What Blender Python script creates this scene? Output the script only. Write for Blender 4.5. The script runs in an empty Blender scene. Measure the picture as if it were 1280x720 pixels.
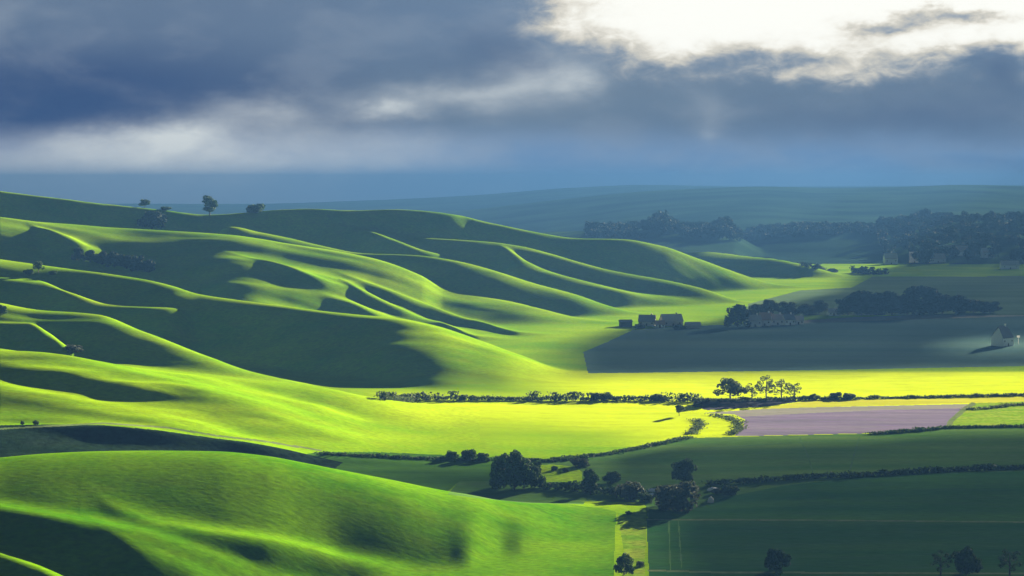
import bpy, math, random
import numpy as np
from mathutils import Vector

random.seed(7)
scene = bpy.context.scene
COL = scene.collection
H, F, YH, XC = 120.0, 2300.0, 225.0, 640.0      # eye height (m), focal length, horizon row, centre column of the 1280 px photo
SUN_EL, SUN_AZ = math.radians(11.5), math.radians(32.0)
SUN_DIR = Vector((math.sin(SUN_AZ) * math.cos(SUN_EL), math.cos(SUN_AZ) * math.cos(SUN_EL), math.sin(SUN_EL)))


# ---------------------------------------------------------------- helpers
def tag(o, label=None, cat=None, group=None, kind=None):
    if label: o['label'] = label
    if cat: o['category'] = cat
    if group: o['group'] = group
    if kind: o['kind'] = kind
    return o


def mesh_obj(name, verts, faces, mat=None, parent=None, smooth=False):
    me = bpy.data.meshes.new(name)
    me.from_pydata([tuple(v) for v in verts], [], [tuple(f) for f in faces])
    me.update()
    if mat: me.materials.append(mat)
    if smooth: me.shade_smooth()
    o = bpy.data.objects.new(name, me)
    COL.objects.link(o)
    if parent: o.parent = parent
    return o


def np_mesh(name, co, quads, smooth=True):
    me = bpy.data.meshes.new(name)
    nv, nq, k = len(co), len(quads), quads.shape[1]
    me.vertices.add(nv)
    me.vertices.foreach_set('co', np.ascontiguousarray(co, np.float32).ravel())
    me.loops.add(nq * k)
    me.loops.foreach_set('vertex_index', np.ascontiguousarray(quads, np.int32).ravel())
    me.polygons.add(nq)
    me.polygons.foreach_set('loop_start', np.arange(0, nq * k, k, dtype=np.int32))
    me.update(calc_edges=True)
    if smooth:
        me.shade_smooth()
    return me


def empty(name, loc, rz=0):
    o = bpy.data.objects.new(name, None)
    o.empty_display_size = 0.5
    o.location = loc
    o.rotation_euler = (0, 0, rz)
    COL.objects.link(o)
    return o


def pchip(xk, yk, x):
    """monotone cubic through the knots, constant beyond the ends"""
    xk = np.asarray(xk, float); yk = np.asarray(yk, float)
    h = np.diff(xk); dl = np.diff(yk) / h
    m = np.zeros_like(yk)
    if len(xk) > 2:
        w1 = 2 * h[1:] + h[:-1]; w2 = h[1:] + 2 * h[:-1]
        same = dl[:-1] * dl[1:] > 0
        with np.errstate(divide='ignore', invalid='ignore'):
            mm = (w1 + w2) / (w1 / dl[:-1] + w2 / dl[1:])
        m[1:-1] = np.where(same, mm, 0)
    m[0], m[-1] = dl[0], dl[-1]
    xc = np.clip(x, xk[0], xk[-1])
    i = np.clip(np.searchsorted(xk, xc, side='right') - 1, 0, len(h) - 1)
    t = (xc - xk[i]) / h[i]
    t2, t3 = t * t, t * t * t
    return ((2 * t3 - 3 * t2 + 1) * yk[i] + (t3 - 2 * t2 + t) * h[i] * m[i]
            + (-2 * t3 + 3 * t2) * yk[i + 1] + (t3 - t2) * h[i] * m[i + 1])


def vnoise(x, y, seed):
    """smooth lattice noise in -1..1"""
    rs = np.random.RandomState(seed)
    tab = rs.rand(256, 256).astype(np.float32) * 2 - 1
    xi = np.floor(x).astype(np.int64); yi = np.floor(y).astype(np.int64)
    fx = x - xi; fy = y - yi
    fx = fx * fx * fx * (fx * (fx * 6 - 15) + 10); fy = fy * fy * fy * (fy * (fy * 6 - 15) + 10)
    a = tab[xi & 255, yi & 255]; b = tab[(xi + 1) & 255, yi & 255]
    c = tab[xi & 255, (yi + 1) & 255]; d = tab[(xi + 1) & 255, (yi + 1) & 255]
    return (a * (1 - fx) + b * fx) * (1 - fy) + (c * (1 - fx) + d * fx) * fy


# ---------------------------------------------------------------- relief: ridge lines (bearing column, row or None, distance, slope, crest roundness, height)
def P(x, y, Y, s=.4, w=12): return (x, H - (y - YH) * Y / F, Y, s, w)
def Z(x, z, Y, s=.4, w=12): return (x, z, Y, s, w)

RIDGES = [
 # (far slope, points)
 ('skyline', .30, [P(0,238,1930,.66,8), P(100,250,1940,.66,8), P(170,258,1950,.66,8), P(260,265,1965,.62,8), P(418,263,1990,.55,8), P(508,263,2000,.55,8), P(562,267,2012,.55,8), Z(620,66,2040), Z(690,35,2060), Z(760,10,2080), Z(840,-12,2080)]),
 ('spur_h', .30, [Z(520,66,2014), P(562,268,2022,.62,9), P(617,278,2024,.62,10.5), P(671,289,2028,.6,12), P(725,298,2034,.55,13.5), P(779,299,2042,.5,13.5), P(830,308,2050,.45,15), P(874,323,2056,.42,15), P(928,341,2060,.38,15), P(972,354,2064,.32,15), P(1010,358.3,2068,.25,18), Z(1080,-2,2070), Z(1160,-14,2060)]),
 ('spur_g', .30, [Z(370,60,1962), P(418,281,1958,.5,9), P(472,287,1950,.48,10.5), P(526,294,1942,.46,12), P(598,298,1925,.44,13.5), P(653,305,1911,.42,15), P(689,314,1896,.38,15), P(725,325,1880,.34,15), P(761,335,1866,.32,15), P(830,349,1845,.3,15), P(874,360,1830,.3,13.5), P(928,376,1815,.3,13.5), Z(1000,-6,1800), Z(1080,-16,1790)]),
 ('spur_f', .28, [Z(255,60,1790), P(289,285,1780,.4,16), P(325,292,1778,.4,16), P(361,299,1775,.4,16), P(400,307,1770,.4,14.4), P(454,316,1760,.4,12.8), P(526,319,1738,.4,14.4), P(562,323,1724,.4,14.4), P(617,335,1704,.4,14.4), P(671,352,1688,.4,14.4), P(725,368,1674,.38,14.4), P(761,381,1666,.34,14.4), P(797,391,1660,.3,14.4), Z(850,-6,1650), Z(920,-16,1645)]),
 ('spur_e', .30, [P(0,269,1750,.31,34), P(72,278,1752,.31,34), P(145,285,1752,.30,34), P(217,289,1738,.27,34), P(289,293,1720,.2,40), P(325,298,1712,.19,40), P(361,305,1704,.19,40), P(430,316,1690,.22,40), P(472,325,1675,.25,32), P(526,345,1650,.27,32), P(555,361,1636,.27,30), P(598,370,1620,.27,30), P(653,379,1602,.25,30), P(725,397,1574,.2,30), P(761,402,1562,.2,25), Z(820,-6,1550,.2), Z(900,-16,1540)]),
 ('shelf_d', .05, [Z(190,20,1560), P(228,348,1560,.4,14), P(260,350,1550,.42,14), P(300,351,1545,.42,14), P(360,360,1530,.42,14), P(430,375,1500,.42,14), P(470,390,1470,.4,14), Z(520,5,1440), Z(600,-10,1420)]),
 ('spur_c', .30, [P(0,323,1380,.4,24), P(50,328,1372,.4,24), P(110,334,1360,.4,24), P(170,343,1342,.4,24), P(215,354,1320,.4,24), P(250,366,1302,.4,22.5), P(325,379,1270,.42,24), P(400,389,1240,.42,33), P(450,394,1228,.36,36), P(490,397,1220,.3,50), P(540,406,1212,.24,60), P(600,425,1200,.17,60), P(650,443,1180,.12,60), Z(700,1,1150,.1,50), Z(780,-8,1140)]),
 ('spur_b', .30, [P(0,373,1180,.4,22.5), P(43,381,1170,.4,22.5), P(123,390,1150,.4,25), P(180,415,1120,.4,22.5), P(253,446,1090,.36,20), P(307,464,1078,.32,17.5), P(361,476,1072,.3,15), Z(430,-4,1065), Z(500,-12,1060)]),
 ('spur_a', .25, [P(0,438,900,.16,40), P(100,446,900,.16,40), P(200,458,900,.15,40), P(300,472,905,.14,40), P(400,487,915,.12,40), P(470,500,930,.08,40), P(560,508,950,.05,40), Z(650,.5,960,.03,40), Z(760,-4,960,.03,40)]),
 ('shelf_a', .02, [P(0,531,760,.5,5), P(60,530,760,.5,5), P(130,531,762,.5,5), P(200,537,765,.5,5), P(270,547,768,.5,5), P(330,554,770,.5,5), P(400,566,776,.45,5), Z(455,2,782,.4,5), Z(530,-2,790,.3,5)]),
 ('near', .30, [P(0,572,612,.26,28), P(60,567,615,.26,28), P(130,564,618,.28,28), P(200,563.5,620,.31,28), P(270,565,621,.36,28), P(330,571,622,.40,28), P(380,580,623,.44,28), P(430,590.5,624,.48,30), P(500,605,626,.46,32), P(560,617,631,.38,34), P(591,621,634,.30,28), P(622,626,639,.3,24), P(654,628.5,646,.2,22), P(729,630.5,668,.1,20), Z(800,.3,672,.1,20), Z(900,-8,672,.1,20)]),
 ('far_rise', .06, [Z(560,20,3000,.1,90), Z(700,36,3000,.1,90), Z(850,38,3000,.1,90), Z(915,30,3000,.1,90), Z(960,4,3000,.1,90), Z(1060,-3,2900,.1,90)]),
 ('spur_i', .2, [Z(820,24,2450,.3,14), P(880,313,2420,.3,14), P(946,319.5,2380,.3,14), P(998,328,2330,.3,14), P(1055,343,2290,.2,14), Z(1090,-3,2280,.2,14)]),
 ('far_wood_hill', .10, [Z(820,-8,3300,.10,90), Z(900,8,3300,.10,90), Z(960,30,3300,.10,90), Z(1010,34,3300,.1,90), Z(1080,34,3300,.08,90), Z(1160,42,3300,.075,90), Z(1300,46,3300,.075,90)]),
 ('far_hill_1', .05, [Z(-300,10,5500,.05,450), Z(300,8,5500,.05,450), Z(560,26,5500,.05,450), Z(700,62,5500,.05,450), Z(800,86,5450,.05,450), Z(880,96,5400,.05,450), Z(950,102,5400,.05,450), Z(1030,97,5450,.05,450), Z(1120,99,5500,.05,450), Z(1200,106,5500,.05,450), Z(1300,100,5500,.05,450), Z(1600,70,5500,.05,450)]),
 ('far_hill_2', .04, [Z(-600,40,8000,.05,500), Z(0,20,8000,.05,500), Z(300,16,8000,.05,500), Z(480,34,8000,.05,500), Z(600,56,8000,.05,500), Z(720,88,8000,.05,500), Z(800,99,8000,.05,500), Z(950,92,8000,.05,500), Z(1280,98,8000,.05,500)]),
]


def relief(px, Y):
    """height at bearing column px and distance Y (arrays of one shape)"""
    K = 1.1
    X = (px - XC) * Y / F
    # gentle waves, drawn out along the spurs
    acc = np.exp((0.0 + 0 * Y) / K)
    for (name, sf, pts) in RIDGES:
        xs = [p[0] for p in pts]
        pc = px
        zc = pchip(xs, [p[1] for p in pts], pc); D = pchip(xs, [p[2] for p in pts], pc)
        s = pchip(xs, [p[3] for p in pts], pc); w = pchip(xs, [p[4] for p in pts], pc)
        if xs[-1] < 1200: zc = zc - .5 * np.clip(px - xs[-1], 0, 400)      # each spur dies away past its toe
        if xs[0] > 5: zc = zc - .5 * np.clip(xs[0] - px, 0, 400)
        t = Y - D
        w = np.where(t > 0, w * .7, w)
        sl = np.where(t > 0, sf, s)
        z = zc - sl * (np.sqrt(t * t + w * w) - w)
        acc = acc + np.exp(np.clip(z, -60, 200) / K)
    z = K * np.log(acc) - K * math.log(1.6)
    hilly = np.clip(z / 12.0, 0, 1)
    u, v = X - .35 * Y, Y + .35 * X                     # along and across the run of the spurs
    n = vnoise(u / 190, v / 50, 3) * 1.25 + vnoise(u / 85, v / 21, 5) * .34 + vnoise(u / 30, v / 9, 6) * .05
    z = z + n * 2.4 * hilly * np.clip(2600 / Y - .5, 0, 1) * np.where(Y < 700, .2, 1 - .65 * np.exp(-((Y - 700) / 60) ** 2))
    slope_a = np.exp(-((Y - 830) / 70) ** 2) * np.clip(z / 8 - .3, 0, 1)
    z = z + slope_a * (vnoise((X + Y * .5) / 42, (Y - X * .25) / 20, 9) * 1.5 + vnoise((X + Y * .6) / 24, (Y - X * .25) / 9, 10) * .35)
    z = z + vnoise(X / 160, Y / 120, 11) * .5 + vnoise(X / 55, Y / 55, 12) * .08
    # a broad swell under the dark fields at lower right
    z = z + 3.2 * np.exp(-((Y - 720) / 38) ** 2) * np.clip((px - 860) / 160, 0, 1)
    return z


def ground(px, Y):
    return float(relief(np.array([float(px)]), np.array([float(Y)]))[0])


def at(px, py, y0=400, y1=6000):
    """point of the ground where the line of sight through photo pixel (px, py) first lands beyond y0"""
    Yv = np.geomspace(y0, y1, 6000)
    z = relief(np.full_like(Yv, px), Yv)
    row = YH + (H - z) * F / Yv
    hit = np.nonzero(row <= py)[0]
    i = hit[0] if len(hit) else len(Yv) - 1
    return Vector(((px - XC) * Yv[i] / F, Yv[i], z[i]))


# smaller ribs that run down the faces of the spurs: (column, row, height above the face, slope, roundness)
RIBS = [
 ('rib_g1', .14, 1850, 1962, [(440,284,-2,0.44,10.5), (458,288,5,0.44,12), (490,300,9,0.44,16.5), (534,316,8,0.44,16.5), (565,322,-3,0.44,13.5)]),
 ('rib_g2', .12, 1780, 1928, [(610,300,-2,0.396,13.5), (625,305,1,0.396,13.5), (660,325,6,0.396,19.5), (725,346,8,0.396,19.5), (797,364,5,0.352,21), (840,371,1.5,0.352,21), (890,378,-2,0.352,21)]),
 ('rib_e1', .10, 1655, 1748, [(35,281,-2,0.44,13.5), (60,288,2.5,0.44,13.5), (85,298,3,0.44,13.5), (112,310,2.5,0.44,13.5), (135,319,-3,0.44,13.5)]),
 ('rib_e2', .12, 1430, 1660, [(405,332,-1,.45,12), (440,343,2.5,.45,12), (494,364,4,.45,13), (540,382,4.5,.45,13), (590,400,4,.42,13), (653,416,2,.4,13), (710,424,-2,.4,13)]),
 ('rib_e3', .10, 1395, 1610, [(425,350,-1,.45,10), (455,365,3,.45,10), (500,386,4.5,.45,12), (545,402,4.5,.45,12), (600,420,2.5,.4,13), (650,432,-2,.4,13)]),
 ('rib_e4', .12, 1500, 1712, [(250,305,-2,.45,8), (290,314,1.5,.45,8), (350,330,2.5,.45,9), (410,352,2,.45,9), (450,366,-2,.45,9)]),
 ('rib_c1', .10, 1200, 1360, [(0,345,9,0.44,13.5), (50,347,10,0.44,13.5), (90,361,12,0.44,13.5), (134,375,11.5,0.44,13.5), (205,381,8.5,0.44,10.5), (250,388,-4,0.44,10.5)]),
 ('rib_b1', .10, 1040, 1160, [(0,402,7,0.44,13.5), (36,404,8,0.44,13.5), (60,418,8,0.44,13.5), (86,437,6,0.44,10.5), (112,452,-3,0.44,10.5)]),
 ('near_fold1', .14, 430, 612, [(0,633,2.6,.45,8), (90,648,3,.5,8), (180,664,3.2,.5,8), (235,680,3.2,.5,8), (289,698,3,.5,8), (343,716,2.5,.45,8), (400,735,1,.4,8), (470,760,-4,.4,8)]),
 ('near_fold2', .16, 430, 612, [(100,616,-4,.4,9), (150,638,-.6,.4,9), (200,653,1.2,.45,8), (253,661,2.6,.55,7), (325,670,3.6,.6,6), (397,686,3.6,.6,6), (430,695,3,.55,6), (490,706,.8,.35,9), (535,716,-2,.3,9), (600,735,-5,.3,9)]),
 ('near_fold3', .12, 430, 560, [(0,690,4,.5,6), (40,704,3.5,.5,6), (80,721,3,.5,6), (120,740,-1,.5,6)]),
 ('near_fold4', .12, 430, 560, [(100,652,-3,.4,8), (146,671,2.5,.45,8), (217,697,3.5,.45,8), (267,718,3.5,.45,8), (320,740,-2,.4,8)]),
]
def on_face(x, y, dz, ya, yb):
    Yv = np.linspace(ya, yb, 1500)
    z = relief(np.full_like(Yv, x), Yv) + dz
    hit = np.nonzero(YH + (H - z) * F / Yv <= y)[0]
    i = hit[0] if len(hit) else len(Yv) - 1
    return Yv[i], z[i]
_new = []
for nm, sf, ya, yb, pts in RIBS:
    q = []
    for (x, y, dz, sl_, w_) in pts:
        Y_, z_ = on_face(x, y, dz, ya, yb); q.append((x, z_, Y_, sl_, w_))
    _new.append((nm, sf, q))
RIDGES.extend(_new)

# ---------------------------------------------------------------- ground mesh
cols = np.concatenate([np.linspace(-3200, -140, 60)[:-1], np.arange(-140, 1420, 1.25), np.linspace(1420, 4500, 60)])
def steps(a, b, d): return np.arange(a, b, d)
rows = np.concatenate([steps(250, 470, 2.5), steps(470, 780, .85), steps(780, 1320, 1.7), steps(1320, 2250, 3.5), steps(2250, 5000, 14), np.geomspace(5000, 8900, 60)])
PX, YY = np.meshgrid(cols, rows)
ZZ = relief(PX, YY)
XX = (PX - XC) * YY / F
PY = YH + (H - ZZ) * F / YY
nr, nc = PX.shape
idx = np.arange(nr * nc, dtype=np.int32).reshape(nr, nc)
quads = np.stack([idx[:-1, :-1], idx[:-1, 1:], idx[1:, 1:], idx[1:, :-1]], -1).reshape(-1, 4)
fx = .25 * (PX[:-1, :-1] + PX[:-1, 1:] + PX[1:, 1:] + PX[1:, :-1])
fy = .25 * (PY[:-1, :-1] + PY[:-1, 1:] + PY[1:, 1:] + PY[1:, :-1])
fY = .25 * (YY[:-1, :-1] + YY[:-1, 1:] + YY[1:, 1:] + YY[1:, :-1])


def inside(poly, x, y):
    r = np.zeros(x.shape, bool)
    n = len(poly)
    for i in range(n):
        x0, y0 = poly[i]; x1, y1 = poly[(i + 1) % n]
        if y0 == y1: continue
        c = ((y0 > y) != (y1 > y)) & (x < (x1 - x0) * (y - y0) / (y1 - y0) + x0)
        r ^= c
    return r


def near_line(pts, x, y, hw, hx=None):
    """within hw rows (and hx columns, for steep runs) of a polyline"""
    hx = hx or hw
    r = np.zeros(x.shape, bool)
    for (x0, y0), (x1, y1) in zip(pts[:-1], pts[1:]):
        ax, ay = x0 / hx, y0 / hw; bx, by = x1 / hx, y1 / hw
        dx, dy = bx - ax, by - ay
        L = dx * dx + dy * dy + 1e-9
        t = np.clip(((x / hx - ax) * dx + (y / hw - ay) * dy) / L, 0, 1)
        r |= ((x / hx - ax - t * dx) ** 2 + (y / hw - ay - t * dy) ** 2) < 1
    return r


FIELD = np.zeros(fx.shape, np.int32)
NAMES = ['hills']
def field(name, poly, ymin=0, ymax=1e9, line=None):
    if name not in NAMES: NAMES.append(name)
    k = NAMES.index(name)
    m = (fY > ymin) & (fY < ymax)
    if line is not None:
        m[m] = near_line(poly, fx[m], fy[m], *line)
    else:
        m[m] = inside(poly, fx[m], fy[m])
    FIELD[m] = k

E = 5200
# far valley floor
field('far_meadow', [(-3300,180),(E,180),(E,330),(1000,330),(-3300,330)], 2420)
# slate-dark field under the village
field('dark_crop_field', [(729,440),(758,428),(790,413),(830,409),(930,405),(1060,397),(1280,388),(E,380),(E,452),(1280,457.5),(1000,463),(800,466),(735,466.5)], 1080, 1800)
field('stubble_strip', [(930,405),(1060,397),(1280,388),(E,380),(E,386),(1280,395),(1060,402),(960,406)], 1080, 1800)
# rape in flower, thinning to green towards the hills
field('yellow_field', [(405,479),(470,471),(735,467.5),(1000,464),(1280,458.5),(E,450),(E,482),(1280,494),(1070,497.5),(870,499.5),(600,499.5),(500,500),(430,485)], 935, 1160)
field('hedge_shade_patch', [(870,498),(985,498),(1000,502),(960,508),(880,513),(866,506)], 880, 1100)
field('yellow_field', [(600,506),(700,503),(860,502),(880,512),(925,519),(927,528),(905,543),(850,546),(760,560),(690,571),(600,566)], 850, 1020)
field('pale_crop_strip', [(985,505),(1010,500.5),(1280,496),(E,486),(E,490),(1280,502),(1000,509.5),(935,513)], 850, 1040)
field('ploughed_field', [(880,516),(940,512),(1000,509.5),(1210,505),(1204,512),(1187,528),(1185,533),(1110,541),(930,545),(918,545),(930,532),(931,524),(918,518)], 830, 1040)
field('valley_meadow', [(935,380),(1000,363),(1065,359.5),(1090,346),(E,328),(E,395),(1060,398),(930,404)], 1640, 2420)
field('fallow_strip', [(880,516),(940,512),(1000,509.5),(1210,505),(1206,510.5),(1100,512.5),(1000,517),(925,521),(918,518)], 830, 1040)
field('rough_pasture', [(1185,534),(1187,527),(1206,510),(1216,504),(1280,502),(E,490),(E,520),(1280,533)], 830, 1040)
field('near_hill', [(-3000,480),(-3000,900),(760,900),(770,640),(729,628),(600,600),(0,500)], 0, 668)
# dark crops in the cloud's shade, lower right
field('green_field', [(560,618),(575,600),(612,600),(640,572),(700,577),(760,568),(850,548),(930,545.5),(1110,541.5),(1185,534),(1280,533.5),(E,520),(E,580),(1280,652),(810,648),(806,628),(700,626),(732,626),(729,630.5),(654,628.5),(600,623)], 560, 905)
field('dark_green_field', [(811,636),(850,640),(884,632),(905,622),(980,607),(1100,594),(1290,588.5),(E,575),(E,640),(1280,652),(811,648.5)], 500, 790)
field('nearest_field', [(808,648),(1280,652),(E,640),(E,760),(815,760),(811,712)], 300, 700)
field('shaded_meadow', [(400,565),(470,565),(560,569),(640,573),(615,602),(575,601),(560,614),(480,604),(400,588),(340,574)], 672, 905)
field('shaded_scrub_bank', [(-2000,531),(0,531.5),(60,530.5),(130,531.5),(200,538),(270,548),(330,555),(400,566),(470,569),(560,573),(560,576),(470,574),(430,577),(400,600),(-2000,600)], 655, 772)
# tracks and paths
field('track', [(808,649.5),(1000,650),(1280,652.5),(1500,654)], 500, 720, (.8, 3))
field('track', [(812,713),(900,715.5),(1280,717),(1500,717)], 400, 620, (1.1, 3))
field('tramline', [(836,651),(838,711)], 400, 720, (2, .9))
field('tramline', [(848,651),(852,708)], 400, 720, (2, .9))
field('tramline', [(1074,548),(1067,570),(1062,589)], 600, 905, (2, 1.0))
field('tramline', [(1000,548),(1010,570),(1016,590)], 600, 905, (2, .7))
field('tramline', [(885,560),(1000,553),(1190,546)], 600, 905, (.6, 2))
field('track', [(1186,533),(1188,527),(1206,511),(1216,505)], 800, 1040, (2.0, 3.5))
field('track', [(0,536),(130,529),(210,534.5),(270,544.5),(330,551.5),(400,563)], 700, 800, (1.0, 3))
field('rough_pasture', [(772,642),(808,640),(806,720),(800,770),(774,770),(780,690)], 400, 700)
field('sun_tinted_pasture', [(668,582),(690,580.5),(706,582),(722,585),(728,591),(727,601),(716,604),(700,602),(676,603),(670,598)], 600, 800)

def sst(a, b, v):
    t = np.clip((v - a) / (b - a), 0, 1); return t * t * (3 - 2 * t)
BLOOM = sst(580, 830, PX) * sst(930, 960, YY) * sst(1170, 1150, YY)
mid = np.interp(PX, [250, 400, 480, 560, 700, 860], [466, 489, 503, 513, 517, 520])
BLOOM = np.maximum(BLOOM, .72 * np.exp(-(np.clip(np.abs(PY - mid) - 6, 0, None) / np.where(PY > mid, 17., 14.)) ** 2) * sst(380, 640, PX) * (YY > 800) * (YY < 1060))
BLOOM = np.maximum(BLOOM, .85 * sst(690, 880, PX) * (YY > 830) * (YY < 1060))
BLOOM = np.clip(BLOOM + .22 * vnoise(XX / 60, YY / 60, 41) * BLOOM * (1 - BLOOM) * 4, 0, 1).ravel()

MATS = {}
def mat(name):
    m = bpy.data.materials.new(name); m.use_nodes = True
    MATS[name] = m
    return m, m.node_tree, m.node_tree.nodes['Principled BSDF']


def crop_mat(name, c1, c2, scale=.02, stretch=(1, 1), rot=0, sheen=0, sheen_tint=(1, .9, .1), fine=.25, c3=None, rows_amp=0, rows_scale=1, bump=.0, bloom=None, patch=.6):
    m, nt, b = mat(name)
    N = nt.nodes.new; L = nt.links.new
    tc = N('ShaderNodeTexCoord')
    mp = N('ShaderNodeMapping'); mp.inputs['Rotation'].default_value[2] = rot
    mp.inputs['Scale'].default_value = (stretch[0], stretch[1], .3)
    L(tc.outputs['Object'], mp.inputs[0])
    n1 = N('ShaderNodeTexNoise'); n1.inputs['Scale'].default_value = scale; n1.inputs['Detail'].default_value = 5; n1.inputs['Roughness'].default_value = .55
    L(mp.outputs[0], n1.inputs['Vector'])
    r1 = N('ShaderNodeMapRange'); r1.inputs[1].default_value = .35; r1.inputs[2].default_value = .65
    L(n1.outputs[0], r1.inputs[0])
    mx = N('ShaderNodeMix'); mx.data_type = 'RGBA'
    mx.inputs[6].default_value = (*c1, 1); mx.inputs[7].default_value = (*c2, 1)
    L(r1.outputs[0], mx.inputs[0])
    base = mx.outputs[2]
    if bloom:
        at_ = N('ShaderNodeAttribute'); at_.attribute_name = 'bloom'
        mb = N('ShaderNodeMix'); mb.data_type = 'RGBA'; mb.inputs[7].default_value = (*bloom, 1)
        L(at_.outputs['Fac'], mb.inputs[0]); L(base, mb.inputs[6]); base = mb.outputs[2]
    n2 = N('ShaderNodeTexNoise'); n2.inputs['Scale'].default_value = .35; n2.inputs['Detail'].default_value = 4; n2.inputs['Roughness'].default_value = .65
    L(mp.outputs[0], n2.inputs['Vector'])
    r2 = N('ShaderNodeMapRange'); r2.inputs[1].default_value = .3; r2.inputs[2].default_value = .7; r2.inputs[3].default_value = 1 - fine; r2.inputs[4].default_value = 1 + fine
    L(n2.outputs[0], r2.inputs[0])
    n4 = N('ShaderNodeTexNoise'); n4.inputs['Scale'].default_value = .06; n4.inputs['Detail'].default_value = 6; n4.inputs['Roughness'].default_value = .7
    L(mp.outputs[0], n4.inputs['Vector'])
    r4 = N('ShaderNodeMapRange'); r4.inputs[1].default_value = .45; r4.inputs[2].default_value = .75; r4.inputs[3].default_value = 0; r4.inputs[4].default_value = patch; L(n4.outputs[0], r4.inputs[0])
    mq = N('ShaderNodeMix'); mq.data_type = 'RGBA'; mq.inputs[7].default_value = ((c1[0] + c2[0]) * .62, (c1[1] + c2[1]) * .42, c2[2] * 1.5 + .004, 1)
    L(r4.outputs[0], mq.inputs[0]); L(base, mq.inputs[6]); base = mq.outputs[2]
    val = r2.outputs[0]
    if rows_amp:
        wv = N('ShaderNodeTexWave'); wv.wave_type = 'BANDS'; wv.bands_direction = 'Y'
        wv.inputs['Scale'].default_value = rows_scale; wv.inputs['Distortion'].default_value = 1.5; wv.inputs['Detail'].default_value = 2; wv.inputs['Detail Scale'].default_value = .1
        L(mp.outputs[0], wv.inputs['Vector'])
        r3 = N('ShaderNodeMapRange'); r3.inputs[3].default_value = 1 - rows_amp; r3.inputs[4].default_value = 1 + rows_amp
        L(wv.outputs['Fac'], r3.inputs[0])
        mu = N('ShaderNodeMath'); mu.operation = 'MULTIPLY'; L(val, mu.inputs[0]); L(r3.outputs[0], mu.inputs[1]); val = mu.outputs[0]
    sc = N('ShaderNodeVectorMath'); sc.operation = 'SCALE'
    L(base, sc.inputs[0]); L(val, sc.inputs['Scale'])
    L(sc.outputs[0], b.inputs['Base Color'])
    b.inputs['Roughness'].default_value = .9
    b.inputs['Specular IOR Level'].default_value = 0.0
    if sheen:
        b.inputs['Sheen Weight'].default_value = sheen; b.inputs['Sheen Roughness'].default_value = .45; b.inputs['Sheen Tint'].default_value = (*sheen_tint, 1)
    if bump:
        bp = N('ShaderNodeBump'); bp.inputs['Strength'].default_value = bump; bp.inputs['Distance'].default_value = .4
        L(n2.outputs[0], bp.inputs['Height']); L(bp.outputs[0], b.inputs['Normal'])
    return m


YEL = (1, .86, .02)
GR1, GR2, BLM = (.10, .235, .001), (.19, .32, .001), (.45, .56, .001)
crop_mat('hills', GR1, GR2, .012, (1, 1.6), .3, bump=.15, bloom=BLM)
crop_mat('far_meadow', (.010, .028, .016), (.032, .068, .030), .0035, (1, 1.5), 0)  # cloud shade over the far ground is put into this darker base
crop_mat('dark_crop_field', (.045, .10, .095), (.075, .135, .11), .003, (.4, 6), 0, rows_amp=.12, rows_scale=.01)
crop_mat('stubble_strip', (.16, .17, .13), (.2, .2, .15), .01, (.3, 4))
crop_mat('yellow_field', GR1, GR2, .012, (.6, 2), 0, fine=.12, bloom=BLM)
crop_mat('hedge_shade_patch', (.03, .035, .05), (.05, .05, .06), .05)  # the hedge's cast shade, painted as a dark purple-grey patch
crop_mat('pale_crop_strip', (.3, .34, .02), (.38, .4, .03), .02, (.4, 4))
crop_mat('ploughed_field', (.115, .105, .155), (.17, .15, .20), .02, (.4, 5), .04, rows_amp=.16, rows_scale=.07)
crop_mat('rough_pasture', (.10, .22, .008), (.20, .29, .02), .06, (1, 2), .4, fine=.5)
crop_mat('sun_tinted_pasture', (.13, .27, .002), (.2, .33, .003), .05, fine=.4)  # sunlight on this patch is put into a brighter green
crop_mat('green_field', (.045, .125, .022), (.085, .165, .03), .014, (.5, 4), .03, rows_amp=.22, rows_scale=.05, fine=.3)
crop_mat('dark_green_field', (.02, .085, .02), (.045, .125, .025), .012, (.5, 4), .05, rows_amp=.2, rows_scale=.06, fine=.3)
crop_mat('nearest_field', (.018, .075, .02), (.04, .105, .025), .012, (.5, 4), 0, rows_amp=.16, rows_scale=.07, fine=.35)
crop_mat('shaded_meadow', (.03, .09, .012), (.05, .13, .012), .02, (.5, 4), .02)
crop_mat('shaded_scrub_bank', (.008, .02, .012), (.014, .03, .014), .05, (1, 1), 0, fine=.5, bump=.6)  # deep shade on the scrub is put into its near-black colour
crop_mat('near_hill', (.042, .14, .0006), (.10, .22, .001), .015, (1, 1.8), .35, bump=.25, fine=.3)
crop_mat('valley_meadow', (.06, .115, .05), (.10, .16, .075), .006, (.6, 3))
crop_mat('fallow_strip', (.17, .18, .14), (.2, .2, .17), .02, (.4, 5))
crop_mat('tramline', (.05, .12, .03), (.07, .15, .04), .05)
crop_mat('track', (.08, .13, .045), (.12, .16, .06), .05, fine=.3)

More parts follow.
